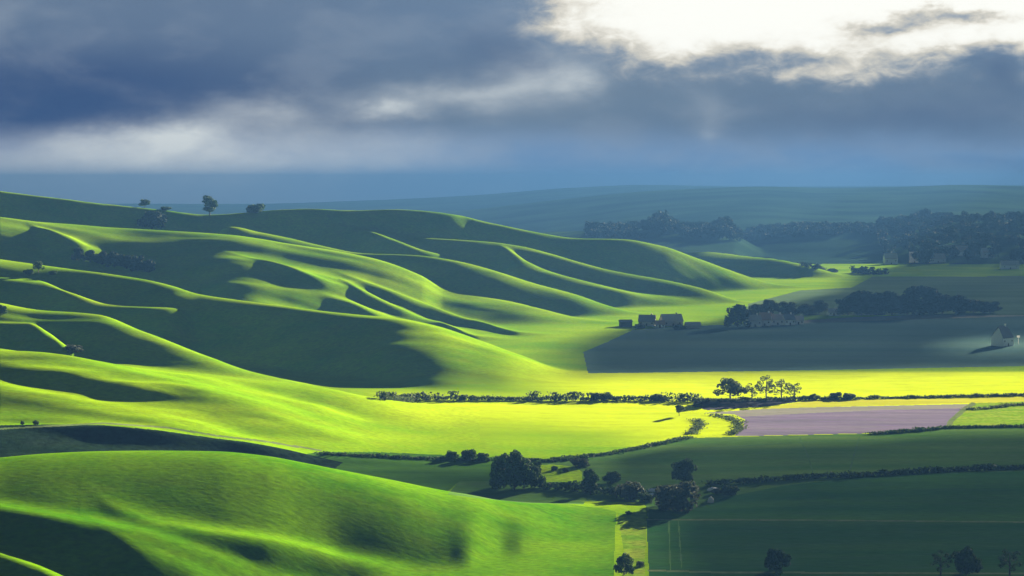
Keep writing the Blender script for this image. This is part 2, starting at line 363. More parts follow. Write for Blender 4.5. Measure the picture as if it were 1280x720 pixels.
GROUND_LABEL = {
 'hills': ('rolling bright green grass hills with shaded folds running down from the left', 'hills'),
 'far_meadow': ('hazy blue-green meadows and low hills beyond the village', 'meadow'),
 'dark_crop_field': ('wide slate-dark crop field below the village and farm', 'field'),
 'stubble_strip': ('pale grey-green strip along the far edge of the slate-dark field', 'field'),
 'yellow_field': ('bright yellow flowering field crossing the valley floor', 'field'),
 'hedge_shade_patch': ('dark purple-grey hedge shade painted on the ground in front of the group of bare trees', 'ground'),
 'pale_crop_strip': ('thin pale yellow-green crop strip above the lavender-grey ploughed field', 'field'),
 'ploughed_field': ('lavender-grey ploughed field with curved left edge', 'field'),
 'rough_pasture': ('rough yellow-green pasture with worn paths', 'pasture'),
 'sun_tinted_pasture': ('small pasture painted bright green as if sunlit, among the dark trees in the dip', 'pasture'),
 'dark_green_field': ('dark green swelling crop field between the long black hedge and the pale track', 'field'),
 'shaded_meadow': ('shaded green meadow strips behind the near hill', 'meadow'),
 'shaded_scrub_bank': ('scrub bank painted nearly black for its deep shade, between the near hill and the next slope', 'ground'),
 'green_field': ('green crop field in cloud shade below the lavender ploughed field', 'field'),
 'nearest_field': ('dark green field nearest the camera at lower right', 'field'),
 'near_hill': ('deep green near hill with folds running down to the right', 'hills'),
 'valley_meadow': ('muted grey-green meadow between the grove and the far wood', 'meadow'),
 'fallow_strip': ('dull grey-green strip above the lavender ploughed field', 'field'),
 'tramline': ('faint paler wheel lines in the dark green crop', 'track'),
 'track': ('thin pale farm track along the field edges', 'track'),
}
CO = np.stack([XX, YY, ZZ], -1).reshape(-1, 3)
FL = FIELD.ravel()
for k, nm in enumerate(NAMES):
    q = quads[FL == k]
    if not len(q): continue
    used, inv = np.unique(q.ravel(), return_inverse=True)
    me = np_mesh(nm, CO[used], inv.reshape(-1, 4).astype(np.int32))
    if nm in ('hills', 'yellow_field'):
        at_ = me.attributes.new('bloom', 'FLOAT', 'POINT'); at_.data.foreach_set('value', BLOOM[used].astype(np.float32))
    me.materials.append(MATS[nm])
    o = bpy.data.objects.new(nm, me); COL.objects.link(o)
    tag(o, GROUND_LABEL[nm][0], GROUND_LABEL[nm][1], kind='structure')

#@@BEGIN
# ---------------------------------------------------------------- vegetation
def leaf_mat(name, c1, c2, thin=.25):
    m, nt, b = mat(name)
    N = nt.nodes.new; L = nt.links.new
    g = N('ShaderNodeNewGeometry')
    n = N('ShaderNodeTexNoise'); n.inputs['Scale'].default_value = .8; L(g.outputs['Position'], n.inputs['Vector'])
    ri = N('ShaderNodeMath'); ri.operation = 'MULTIPLY_ADD'; L(g.outputs['Random Per Island'], ri.inputs[0]); ri.inputs[1].default_value = .6; L(n.outputs[0], ri.inputs[2])
    r = N('ShaderNodeMapRange'); r.inputs[1].default_value = .35; r.inputs[2].default_value = 1.2; L(ri.outputs[0], r.inputs[0])
    mx = N('ShaderNodeMix'); mx.data_type = 'RGBA'; mx.inputs[6].default_value = (*c1, 1); mx.inputs[7].default_value = (*c2, 1); L(r.outputs[0], mx.inputs[0])
    L(mx.outputs[2], b.inputs['Base Color']); b.inputs['Roughness'].default_value = .85; b.inputs['Specular IOR Level'].default_value = .1
    tr = N('ShaderNodeBsdfTranslucent'); L(mx.outputs[2], tr.inputs['Color'])
    ms = N('ShaderNodeMixShader'); ms.inputs[0].default_value = thin
    L(b.outputs[0], ms.inputs[1]); L(tr.outputs[0], ms.inputs[2])
    L(ms.outputs[0], nt.nodes['Material Output'].inputs['Surface'])
    return m

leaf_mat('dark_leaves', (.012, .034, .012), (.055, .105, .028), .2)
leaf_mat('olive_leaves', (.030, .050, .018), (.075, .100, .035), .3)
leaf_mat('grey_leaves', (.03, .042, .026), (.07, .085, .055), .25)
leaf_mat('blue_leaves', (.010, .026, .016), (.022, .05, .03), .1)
m, nt, b = mat('bark'); b.inputs['Base Color'].default_value = (.05, .04, .03, 1); b.inputs['Roughness'].default_value = .95
nz = nt.nodes.new('ShaderNodeTexNoise'); nz.inputs['Scale'].default_value = 3; cr = nt.nodes.new('ShaderNodeValToRGB')
cr.color_ramp.elements[0].color = (.02, .016, .012, 1); cr.color_ramp.elements[1].color = (.09, .075, .06, 1)
nt.links.new(nz.outputs[0], cr.inputs[0]); nt.links.new(cr.outputs[0], b.inputs['Base Color'])


def limb(V, Fc, a, c, r0, r1, n=6):
    a, c = Vector(a), Vector(c)
    d = (c - a).normalized(); u = d.orthogonal().normalized(); w = d.cross(u)
    i0 = len(V)
    for p, r in ((a, r0), (c, r1)):
        for k in range(n):
            t = 2 * math.pi * k / n
            V.append(p + u * (r * math.cos(t)) + w * (r * math.sin(t)))
    for k in range(n):
        Fc.append((i0 + k, i0 + (k + 1) % n, i0 + n + (k + 1) % n, i0 + n + k))
    Fc.append(tuple(range(i0 + n, i0 + 2 * n)))


def leaf(V, Fc, c, size, rnd, nrm=None):
    n = Vector((rnd.gauss(0, 1), rnd.gauss(0, 1), rnd.gauss(0, 1)))
    if nrm is not None: n = n * .6 + nrm * 1.2
    n.normalize(); u = n.orthogonal().normalized(); w = n.cross(u)
    a = rnd.uniform(0, 6.28); u, w = u * math.cos(a) + w * math.sin(a), w * math.cos(a) - u * math.sin(a)
    s = size * rnd.uniform(.6, 1.3); i0 = len(V)
    V.extend([c - u * s, c - w * s * .7 + n * s * .15, c + u * s, c + w * s * .7 + n * s * .15])
    Fc.append((i0, i0 + 1, i0 + 2, i0 + 3))


def lumps(V, Fc, centres, dens, size, rnd):
    for (c, r) in centres:
        c = Vector(c)
        for k in range(int(dens * r[0] * r[2])):
            d = Vector((rnd.gauss(0, 1), rnd.gauss(0, 1), rnd.gauss(0, 1))).normalized()
            q = rnd.uniform(.55, 1.0) ** .6
            leaf(V, Fc, c + Vector((d.x * r[0], d.y * r[1], d.z * r[2])) * q, size, rnd, d)


def crown_mesh(kind, seed):
    """unit-height tree: crown data, trunk data"""
    rnd = random.Random(seed)
    cV, cF, tV, tF = [], [], [], []
    if kind == 'round':
        cs = [((0, 0, .58), (.30, .30, .30))]
        for k in range(11):
            a = k * 2.4 + rnd.uniform(-.3, .3); z = rnd.uniform(.33, .84); rr = (.36 if z < .7 else .2) * rnd.uniform(.7, 1.1)
            q = rnd.uniform(.13, .2); cs.append(((rr * math.cos(a), rr * math.sin(a), z), (q, q, q * .8)))
        lumps(cV, cF, cs, 4200, .045, rnd); th, tr = .5, .032
    elif kind == 'grove':
        cs = [((0, 0, .46), (.36, .36, .42))]
        for k in range(14):
            a = k * 2.4 + rnd.uniform(-.3, .3); z = rnd.uniform(.14, .84); rr = (.38 if z < .65 else .22) * rnd.uniform(.75, 1.1)
            q = rnd.uniform(.14, .21); cs.append(((rr * math.cos(a), rr * math.sin(a), z), (q, q, q * .8)))
        lumps(cV, cF, cs, 3600, .05, rnd); th, tr = .4, .03
    elif kind == 'tall':
        cs = [((0, 0, .55), (.17, .17, .38))]
        for k in range(9):
            a = k * 2.4; z = rnd.uniform(.25, .86); q = rnd.uniform(.09, .15)
            cs.append(((.15 * math.cos(a), .15 * math.sin(a), z), (q, q, q)))
        lumps(cV, cF, cs, 6500, .04, rnd); th, tr = .6, .026
    elif kind == 'sparse':
        cs = []
        for k in range(13):
            a = k * 2.4 + rnd.uniform(-.4, .4); z = .34 + .62 * (k / 12); rr = .25 * math.sin(math.pi * (z * .85)) * rnd.uniform(.4, 1.15)
            q = rnd.uniform(.06, .11); cs.append(((rr * math.cos(a), rr * math.sin(a), z), (q, q, q * 1.1)))
        lumps(cV, cF, cs, 6500, .028, rnd); th, tr = .85, .024
    else:   # bush
        cs = [((0, 0, .38), (.62, .5, .46))]
        for k in range(12):
            a = k * 2.4 + rnd.uniform(-.3, .3); z = rnd.uniform(.15, .7); rr = .62 * math.sqrt(max(0, 1 - (z / .95) ** 2)) * rnd.uniform(.7, 1.05)
            q = rnd.uniform(.18, .3); cs.append(((rr * math.cos(a), rr * math.sin(a) * .8, z), (q, q, q * .85)))
        lumps(cV, cF, cs, 1300, .075, rnd); th, tr = .35, .04
    limb(tV, tF, (0, 0, -.03), (0.01, 0, th * .45), tr, tr * .75)
    limb(tV, tF, (0.01, 0, th * .45), (-.01, .01, th), tr * .75, tr * .35)
    for (c, r) in cs[1:8]:
        z0 = min(th * .9, max(th * .3, c[2] - .2))
        limb(tV, tF, (0.005, 0, z0), c, tr * .38, tr * .1, 5)
    return cV, cF, tV, tF


KINDS = {'round': 4, 'grove': 4, 'tall': 3, 'sparse': 4, 'bush': 4}
TREE_MESH = {}
def tree_mesh(kind, leaves, v):
    key = (kind, leaves, v)
    if key not in TREE_MESH:
        cV, cF, tV, tF = crown_mesh(kind, ['round', 'grove', 'tall', 'sparse', 'bush'].index(kind) * 101 + v * 7 + 3)
        me = bpy.data.meshes.new('crown'); me.from_pydata([tuple(p) for p in cV], [], cF); me.materials.append(MATS[leaves])
        mt = bpy.data.meshes.new('trunk'); mt.from_pydata([tuple(p) for p in tV], [], tF); mt.materials.append(MATS['bark']); mt.shade_smooth()
        TREE_MESH[key] = (me, mt)
    return TREE_MESH[key]

vcount = [0]
def plant(kind, px, base, top, wpx, label, leaves='dark_leaves', group=None, y0=400, at_Y=None, y1=6000):
    """a tree or bush standing where photo pixel (px, base) meets the ground, its own size in metres from its distance"""
    if at_Y: p = Vector(((px - XC) * at_Y / F, at_Y, ground(px, at_Y)))
    else: p = at(px, base, y0, y1)
    foot = YH + (H - p.z) * F / p.y
    h = (foot - top) * p.y / F; w = wpx * p.y / F
    vcount[0] += 1
    rnd = random.Random(vcount[0] * 31)
    me, mt = tree_mesh(kind, leaves, rnd.randrange(KINDS[kind]))
    unit = {'round': .98, 'grove': 1.02, 'tall': .56, 'sparse': .62, 'bush': 1.55}[kind]
    name = {'round': 'broadleaf_tree', 'grove': 'broadleaf_tree', 'tall': 'tall_tree', 'sparse': 'sparse_tree', 'bush': 'bush'}[kind]
    r = empty(name, p - Vector((0, 0, .05)), rnd.uniform(0, 6.28)); r.scale = (w / unit, w / unit, h)
    for nm, d in (('crown', me), ('trunk', mt)):
        o = bpy.data.objects.new(nm, d); COL.objects.link(o); o.parent = r
    tag(r, label, 'bush' if kind == 'bush' else 'tree', group)
    return r


def hedge(pts, hpx, label, leaves='dark_leaves', seed=1, y0=400, bumps=.5, dens=1.0, group=None, y1=6000):
    rnd = random.Random(seed); V, Fc = [], []
    w = [at(x, y, y0, y1) for x, y in pts]
    o0 = w[0].copy()
    for a, c in zip(w[:-1], w[1:]):
        L_ = (c - a).length; n = max(2, int(L_ / 2.2))
        for k in range(n):
            t = (k + rnd.random()) / n; p = a.lerp(c, t)
            p.z = ground(XC + F * p.x / p.y, p.y)
            hm = hpx * p.y / F * (1 + bumps * (rnd.random() ** 2.2 * 1.6 - .45))
            for j in range(int(60 * dens)):
                q = Vector((rnd.gauss(0, 1.6), rnd.gauss(0, .9), rnd.random() ** .8 * hm))
                leaf(V, Fc, p + q - o0, .4 + .1 * hm, rnd)
    o = mesh_obj('hedge', V, Fc, MATS[leaves]); o.location = o0
    return tag(o, label, 'hedge', group)


def forest(label, spots, leaves, seed, crown_m=9):
    """far-off wood that reads as one mass: (px, Y, tree height in m)"""
    rnd = random.Random(seed); V, Fc = [], []
    for (px, Y, h) in spots:
        x = (px - XC) * Y / F; z = ground(px, Y)
        cs = [((x, Y, z + h * .52), (crown_m * .55, crown_m * .55, h * .44))]
        for k in range(5):
            a = rnd.uniform(0, 6.28); cs.append(((x + math.cos(a) * crown_m * .4, Y + math.sin(a) * crown_m * .4, z + h * rnd.uniform(.45, .9)), (crown_m * .28, crown_m * .28, h * .18)))
        lumps(V, Fc, cs, 2.4, crown_m * .12, rnd)
    o = mesh_obj('forest', V, Fc, MATS[leaves])
    return tag(o, label, 'forest', kind='stuff')


# the dense clump of tall trees in the dip
G1 = 'trees of the dark clump in the dip'
plant('grove', 630, 610, 563, 34, 'dark dense tree at the left end of the clump beside the small bright pasture', group=G1)
plant('tall', 643, 612, 561, 30, 'tallest dark tree in the middle of the clump beside the small bright pasture', group=G1)
plant('grove', 655, 611, 570, 34, 'broad dark tree right of the tallest one in the clump', group=G1)
plant('grove', 668, 609, 578, 26, 'lower dark tree at the right end of the clump, against the small bright pasture', group=G1)
plant('bush', 620, 611, 590, 20, 'low dark bush at the left foot of the dark tree clump')
plant('bush', 565, 574, 562, 20, 'dark low bush at the left end of the three bushes under the lit slope')
plant('bush', 586, 575, 560, 26, 'largest of the three dark bushes under the lit slope')
plant('bush', 604, 576, 565, 20, 'dark bush between two others and the dark tree clump')
plant('bush', 672, 584, 576, 14, 'small dark bush against the lower edge of the lit green field')
plant('bush', 693, 588, 581, 11, 'tiny dark bush at the top left of the small bright pasture')
plant('bush', 707, 590, 584, 10, 'tiny dark bush at the top of the small bright pasture')
plant('bush', 725, 583, 570, 30, 'grey domed bush above the small bright pasture', 'grey_leaves')
plant('tall', 738, 618, 584, 24, 'narrow dark tree standing at the right end of the small bright pasture')
plant('bush', 765, 604, 587, 26, 'dark bush between the narrow dark tree and the grey domed bush')
plant('bush', 787, 624, 597, 38, 'grey-topped domed bush left of the big rounded bush', 'grey_leaves')
plant('bush', 848, 637, 599, 72, 'biggest rounded bush, grey-green, beside the white rock', 'grey_leaves')
plant('grove', 854, 604, 570, 33, 'dark round tree standing just behind the biggest rounded bush')
plant('bush', 806, 628, 614, 26, 'low dark bush between the two large domed bushes')
plant('bush', 912, 618, 604, 28, 'dark low bush right of the white rock')
plant('bush', 897, 617, 609, 16, 'small dark bush between the white rock and the low dark bush', 'grey_leaves')
hedge([(672, 610), (700, 612), (740, 616), (800, 622)], 9, 'dark ragged hedge along the foot of the small bright pasture', seed=3)
hedge([(620, 574), (690, 577), (735, 572)], 2.6, 'thin dark hedge between the lit green field and the dip', seed=4)
hedge([(884, 607), (960, 602), (1060, 597), (1130, 593), (1200, 589), (1290, 586), (1400, 582)], 5.5, 'long black hedge between the two dark green fields', seed=5, bumps=.35)
hedge([(690, 575), (760, 568), (820, 556), (862, 547)], 2, 'thin dark hedge along the lower edge of the lit green field', seed=6)
hedge([(1090, 543), (1140, 539.5), (1185, 535), (1290, 533.5)], 2.5, 'thin dark hedge below the lavender field and rough pasture', seed=16)
hedge([(400, 568), (470, 571), (540, 574), (610, 577)], 2.6, 'thin dark hedge running left from the three bushes', seed=17)
# in the dark near field and on the path
plant('grove', 970, 716, 682, 34, 'dark blurred tree alone in the middle of the nearest dark field')
plant('grove', 1208, 719, 682, 38, 'larger dark tree at the right of the nearest dark field')
plant('sparse', 1176, 719, 690, 30, 'thin dim tree left of the larger dark tree in the nearest dark field')
plant('sparse', 1262, 720, 688, 34, 'thin dim tree right of the larger dark tree in the nearest dark field')
plant('grove', 780, 719, 689, 25, 'small dark tree on the rough grass path at the edge of the near hill')
plant('bush', 800, 708, 700, 12, 'small shrub right of the dark tree on the rough grass path', 'olive_leaves')
plant('bush', 786, 643, 638, 10, 'tiny dark shrub at the top of the rough grass path')
# hedgerow and trees across the yellow field
hedge([(478, 499.5), (520, 500), (600, 500.5), (700, 501), (800, 501), (872, 502)], 6, 'long dark hedgerow with uneven top crossing the yellow field', 'olive_leaves', seed=8, bumps=.75)
hedge([(872, 502), (930, 501.5), (1000, 500), (1070, 499.5)], 3.5, 'low hedge under the group of bare trees', 'olive_leaves', seed=9)
hedge([(1070, 498.5), (1150, 497.5), (1280, 494.5), (1400, 492)], 2.2, 'thin dark hedge line at the right, below the yellow field', 'olive_leaves', seed=10, bumps=.8)
G2 = 'bushes standing out of the long hedgerow'
plant('bush', 744, 500.5, 489, 16, 'left one of the two rounded bushes standing out of the long hedgerow', 'olive_leaves', G2)
plant('bush', 758, 500.5, 488, 18, 'right one of the two rounded bushes standing out of the long hedgerow', 'olive_leaves', G2)
plant('bush', 822, 501, 490, 20, 'bush at the right of the long hedgerow, standing alone', 'olive_leaves', G2)
plant('bush', 578, 500.5, 492, 12, 'small bush at the left of the long hedgerow', 'olive_leaves', G2)
plant('round', 913, 500, 470, 42, 'round dense grey-green tree left of the bare trees on the yellow field', 'olive_leaves')
G3 = 'thin trees on the yellow field'
plant('sparse', 940, 500, 480, 24, 'short thin tree just right of the round dense tree', 'olive_leaves', G3)
plant('sparse', 958, 500, 470, 26, 'tallest thin tree of the row on the yellow field', 'olive_leaves', G3)
plant('sparse', 977, 500, 475, 28, 'wide thin tree right of the tallest thin one', 'olive_leaves', G3)
plant('sparse', 993, 500, 479, 22, 'last thin tree at the right end of the row on the yellow field', 'olive_leaves', G3)
plant('bush', 1018, 499.5, 491, 16, 'small dim bush right of the row of thin trees', 'olive_leaves')
plant('bush', 1045, 499, 489, 20, 'left one of the two grey bushes on the thin hedge line', 'grey_leaves')
plant('bush', 1061, 499, 489.5, 20, 'right one of the two grey bushes on the thin hedge line', 'grey_leaves')
plant('round', 849, 520, 505, 14, 'small dark tree alone on the bright yellow field', 'olive_leaves')
plant('bush', 872, 509, 503, 16, 'low pale bush beside the curved track on the yellow field', 'grey_leaves')
hedge([(868, 525), (877, 529), (873, 535), (862, 543)], 2, 'short crooked line of shrubs on the yellow field', 'olive_leaves', seed=12, dens=.5)
hedge([(890, 519), (910, 522), (924, 528), (924, 536), (916, 543)], 2, 'curved line of shrubs edging the lavender ploughed field', 'olive_leaves', seed=13, dens=.5)
hedge([(1212, 512), (1235, 511), (1262, 507), (1300, 505)], 2, 'thin line of shrubs across the rough yellow-green pasture', 'olive_leaves', seed=14, dens=.6)
# on the hills
plant('tall', 262, 266, 243, 22, 'tall dark tree standing alone on the dark skyline ridge', at_Y=1962)
plant('bush', 320, 268, 253, 30, 'broad dark bush on the skyline ridge right of the tall tree', at_Y=1972)
plant('round', 181, 262, 248, 16, 'small dark tree poking above the left part of the skyline ridge', at_Y=1952)
plant('bush', 207, 264, 257, 18, 'low dark bush on the skyline ridge between the small tree and the tall tree', at_Y=1956)
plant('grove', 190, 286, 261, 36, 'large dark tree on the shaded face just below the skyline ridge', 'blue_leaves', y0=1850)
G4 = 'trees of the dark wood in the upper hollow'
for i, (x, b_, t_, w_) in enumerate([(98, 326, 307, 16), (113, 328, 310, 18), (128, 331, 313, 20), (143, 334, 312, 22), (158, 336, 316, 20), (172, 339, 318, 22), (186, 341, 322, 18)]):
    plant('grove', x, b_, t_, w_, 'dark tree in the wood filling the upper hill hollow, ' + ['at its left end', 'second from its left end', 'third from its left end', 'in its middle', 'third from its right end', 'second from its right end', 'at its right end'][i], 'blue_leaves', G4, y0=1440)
plant('round', 48, 341, 326, 15, 'small dark tree on the lit ridge below the dark wood', y0=1100)
plant('bush', 36, 343, 335, 16, 'dark low bush left of the small tree on the lit ridge', y0=1100)
plant('bush', 66, 343, 337, 14, 'low bush right of the small tree on the lit ridge', y0=1100)
plant('bush', 2, 392, 379, 14, 'dark bush on the ridge crest at the left edge of the photo', y0=1000)
plant('bush', 92, 440, 430, 28, 'pale brownish bush in the fold between two ridges', 'grey_leaves', y0=950)
plant('bush', 28, 531, 525, 6, 'left one of two tiny bushes on the edge of the black bank', y0=700)
plant('bush', 45, 531, 524.5, 9, 'right one of two tiny bushes on the edge of the black bank', y0=700)
# beyond the slate field
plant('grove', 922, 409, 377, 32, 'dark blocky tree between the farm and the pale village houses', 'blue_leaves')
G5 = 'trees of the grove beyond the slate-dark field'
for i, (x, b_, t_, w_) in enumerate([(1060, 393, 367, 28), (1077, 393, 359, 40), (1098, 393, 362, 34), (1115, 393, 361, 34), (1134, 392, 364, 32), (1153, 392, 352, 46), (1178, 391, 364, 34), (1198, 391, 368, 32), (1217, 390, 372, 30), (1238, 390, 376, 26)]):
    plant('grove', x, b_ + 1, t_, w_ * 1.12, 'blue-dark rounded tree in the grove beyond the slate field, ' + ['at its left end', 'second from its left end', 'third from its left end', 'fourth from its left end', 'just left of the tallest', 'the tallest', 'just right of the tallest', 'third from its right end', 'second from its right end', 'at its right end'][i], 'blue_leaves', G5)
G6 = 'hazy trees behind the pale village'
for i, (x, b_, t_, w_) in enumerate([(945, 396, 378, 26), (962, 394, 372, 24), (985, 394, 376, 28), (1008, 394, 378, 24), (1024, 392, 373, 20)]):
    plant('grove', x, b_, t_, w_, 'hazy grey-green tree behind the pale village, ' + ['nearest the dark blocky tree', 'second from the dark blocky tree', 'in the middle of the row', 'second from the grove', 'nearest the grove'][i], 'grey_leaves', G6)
hedge([(1000, 332), (1020, 336), (1045, 340)], 4, 'dark short hedge on the far low spur left of the wood', 'blue_leaves', seed=22, y0=1900)
hedge([(1065, 341), (1085, 343), (1110, 343)], 6, 'dark hedge in front of the left end of the far wood', 'blue_leaves', seed=23, y0=1900)
rr = random.Random(5)
sp = []
for k in range(230):
    px = rr.uniform(1088, 1420); Y = rr.uniform(2620, 3350)
    if px < 1110 + (Y - 2620) * -.03: continue
    sp.append((px, Y, rr.uniform(15, 24)))
for px in np.arange(1100, 1420, 7): sp.append((px + rr.uniform(-3, 3), 3330 + rr.uniform(-20, 20), 16 + 14 * max(0, vnoise(np.array([px / 34.0]), np.array([.5]), 77)[0] + .3)))
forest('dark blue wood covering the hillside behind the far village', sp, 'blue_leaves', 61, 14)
sp = []
for k in range(190):
    px = rr.uniform(735, 925); Y = rr.uniform(2850, 3150)
    h = 10 + 16 * max(0, 1 - abs(px - 828) / 26) + 15 * max(0, 1 - abs(px - 905) / 22) + rr.uniform(0, 7)
    sp.append((px, Y, h))
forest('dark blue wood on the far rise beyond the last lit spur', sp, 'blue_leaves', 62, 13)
sp = [(rr.uniform(930, 1100), rr.uniform(3130, 3320), rr.uniform(9, 13)) for k in range(150)]
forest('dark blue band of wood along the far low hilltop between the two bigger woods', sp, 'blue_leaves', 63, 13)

# ---------------------------------------------------------------- buildings
def flat_mat(name, c, v=.15, scale=1.5):
    m, nt, b = mat(name)
    n = nt.nodes.new('ShaderNodeTexNoise'); n.inputs['Scale'].default_value = scale; n.inputs['Detail'].default_value = 4
    tcn = nt.nodes.new('ShaderNodeTexCoord'); nt.links.new(tcn.outputs['Object'], n.inputs['Vector'])
    r = nt.nodes.new('ShaderNodeMapRange'); r.inputs[3].default_value = 1 - v; r.inputs[4].default_value = 1 + v; nt.links.new(n.outputs[0], r.inputs[0])
    s_ = nt.nodes.new('ShaderNodeVectorMath'); s_.operation = 'SCALE'; s_.inputs[0].default_value = c; nt.links.new(r.outputs[0], s_.inputs['Scale'])
    nt.links.new(s_.outputs[0], b.inputs['Base Color']); b.inputs['Roughness'].default_value = .85
    return m
flat_mat('white_wall', (.86, .85, .80), .06); flat_mat('stone_wall', (.45, .41, .34)); flat_mat('grey_slate', (.20, .20, .22))
flat_mat('clay_tile', (.42, .25, .16)); flat_mat('pale_roof', (.5, .46, .40)); flat_mat('dark_timber', (.05, .05, .05)); flat_mat('window_glass', (.03, .04, .05)); flat_mat('white_stone', (.75, .75, .72), .2, 3)

def boxm(V, Fc, x0, x1, y0, y1, z0, z1):
    i = len(V)
    V.extend([(x0, y0, z0), (x1, y0, z0), (x1, y1, z0), (x0, y1, z0), (x0, y0, z1), (x1, y0, z1), (x1, y1, z1), (x0, y1, z1)])
    Fc.extend([(i, i + 3, i + 2, i + 1), (i + 4, i + 5, i + 6, i + 7), (i, i + 1, i + 5, i + 4), (i + 1, i + 2, i + 6, i + 5), (i + 2, i + 3, i + 7, i + 6), (i + 3, i, i + 4, i + 7)])

def house(name, cat, label, px, base, wpx, wall_px, roof_px, depth, wall='stone_wall', roof='clay_tile', rz=0, group=None, y0=1000, chimney=True, nwin=2, hip=0.):
    p = at(px, base, y0); k = p.y / F
    w, hw, hr = wpx * k, wall_px * k, roof_px * k; d = depth
    r = empty(name, p, rz); tag(r, label, cat, group)
    x, y = w / 2, d / 2
    mesh_obj('wall', [(-x, -y, -.6), (x, -y, -.6), (x, y, -.6), (-x, y, -.6), (-x, -y, hw), (x, -y, hw), (x, y, hw), (-x, y, hw), (-x + hip * x, 0, hw + hr * .96), (x - hip * x, 0, hw + hr * .96)],
             [(0, 1, 5, 4), (2, 3, 7, 6), (1, 2, 6, 9, 5), (3, 0, 4, 8, 7), (4, 5, 9, 8), (6, 7, 8, 9), (0, 3, 2, 1)], MATS[wall], r)
    o = .45; t = .28; e = hw - o * hr / y
    X = x + o; Y_ = y + o; hx = hip * x
    top = hw + hr + .12
    V = [(-X, -Y_, e), (X, -Y_, e), (X - hx, 0, top), (-X + hx, 0, top), (X, Y_, e), (-X, Y_, e)]
    V += [(a, b_, c + t) for (a, b_, c) in V]
    rf = mesh_obj('roof', V, [(0, 3, 2, 1), (3, 5, 4, 2), (6, 7, 8, 9), (9, 8, 10, 11), (0, 1, 7, 6), (4, 5, 11, 10), (1, 2, 8, 7), (2, 4, 10, 8), (3, 0, 6, 9), (5, 3, 9, 11)], MATS[roof], r)
    if chimney:
        V, Fc = [], []; boxm(V, Fc, x * .45, x * .45 + 1.1, -.45, .45, hw + hr * .6, hw + hr + 1.5)
        mesh_obj('chimney', V, Fc, MATS[wall], rf)
    if nwin:
        V, Fc = [], []; boxm(V, Fc, -.6, .6, -y - .06, -y + .05, 0, min(2.1, hw * .8)); mesh_obj('door', V, Fc, MATS['dark_timber'], r)
        for s in np.linspace(-x * .68, x * .68, nwin):
            V, Fc = [], []; zc = hw * .58; boxm(V, Fc, s - .55, s + .55, -y - .05, -y + .05, zc - .6, zc + .6)
            mesh_obj('window', V, Fc, MATS['window_glass'], r)
    return r

house('white_cottage', 'house', 'white cottage with steep grey roof alone on the slate-dark field', 1253, 432, 24, 11, 13, 10, 'white_wall', 'grey_slate', .75, hip=.3)
V, Fc = [], []; limb(V, Fc, (0, 0, -.3), (0, 0, 4.6), .22, .16); boxm(V, Fc, -1.2, 1.2, -.12, .12, 4.6, 6.2)
o = mesh_obj('wooden_post', V, Fc, MATS['white_stone']); o.location = at(1273, 430, 1000); tag(o, 'small pale signpost right of the white cottage', 'post')
GF = 'buildings of the farm at the foot of the spurs'
house('farm_shed', 'shed', 'dark flat farm shed at the left end of the farm', 782, 408, 15, 6, 2, 8, 'dark_timber', 'grey_slate', .1, GF, chimney=False, nwin=0)
house('farmhouse', 'house', 'farmhouse with grey-green roof at the left of the farm', 809, 407, 20, 6, 7, 9, 'stone_wall', 'grey_slate', -.2, GF)
house('farmhouse', 'house', 'larger farmhouse with pale tiled roof in the middle of the farm', 839, 407, 26, 6, 8, 10, 'stone_wall', 'pale_roof', .25, GF)
house('farmhouse', 'house', 'small low farmhouse with reddish roof between the two larger farmhouses', 825, 409, 12, 4, 4, 7, 'white_wall', 'clay_tile', -.1, GF, chimney=False)
house('farm_shed', 'shed', 'low pale farm shed at the right end of the farm', 866, 410, 18, 4, 3, 8, 'stone_wall', 'pale_roof', .1, GF, chimney=False, nwin=0)
plant('bush', 800, 411, 403, 16, 'dark bush beside the farmhouse with grey-green roof', 'blue_leaves')
plant('bush', 850, 412, 404, 18, 'dark bush in front of the larger farmhouse', 'blue_leaves')
GV = 'pale stone houses of the village'
for i, (x, b_, w_, hw_, hr_, rz_, rf_) in enumerate([(942, 408, 17, 8, 6, .2, 'pale_roof'), (957, 407, 14, 8, 8, -.3, 'clay_tile'), (971, 406, 15, 7, 6, .1, 'pale_roof'), (985, 406, 14, 7, 6, .35, 'grey_slate'), (998, 405, 12, 5, 5, -.1, 'pale_roof'), (1041, 394, 12, 4, 4, .1, 'pale_roof')]):
    house('stone_house', 'house', 'pale stone house left of the grove, ' + ['next to the dark blocky tree', 'second from the dark blocky tree', 'in the middle of the row', 'second from the right end', 'lowest, at the right end', 'apart from the row, at its foot'][i], x, b_, w_, hw_, hr_, 8, 'white_wall', rf_, rz_, GV)
GW = 'white houses before the far wood'
for i, (x, b_, w_, hw_, hr_, rz_) in enumerate([(1113, 330, 16, 7, 6, .1), (1143, 328, 12, 8, 5, -.2), (1171, 328, 20, 5, 6, .2), (1196, 319, 26, 5, 7, -.1), (1234, 322, 14, 7, 5, .2), (1262, 336, 22, 5, 5, 0)]):
    house('white_house', 'house', 'hazy white house before the far wood, ' + ['leftmost of them', 'narrow one left of the brightest', 'the brightest, with pale peaked roof', 'up the slope right of the brightest', 'between the upslope house and the right-hand one', 'rightmost and low beside the pale lane'][i], x, b_, w_, hw_, hr_, 10, 'white_wall', 'pale_roof', rz_, GW, y0=1900, chimney=False)
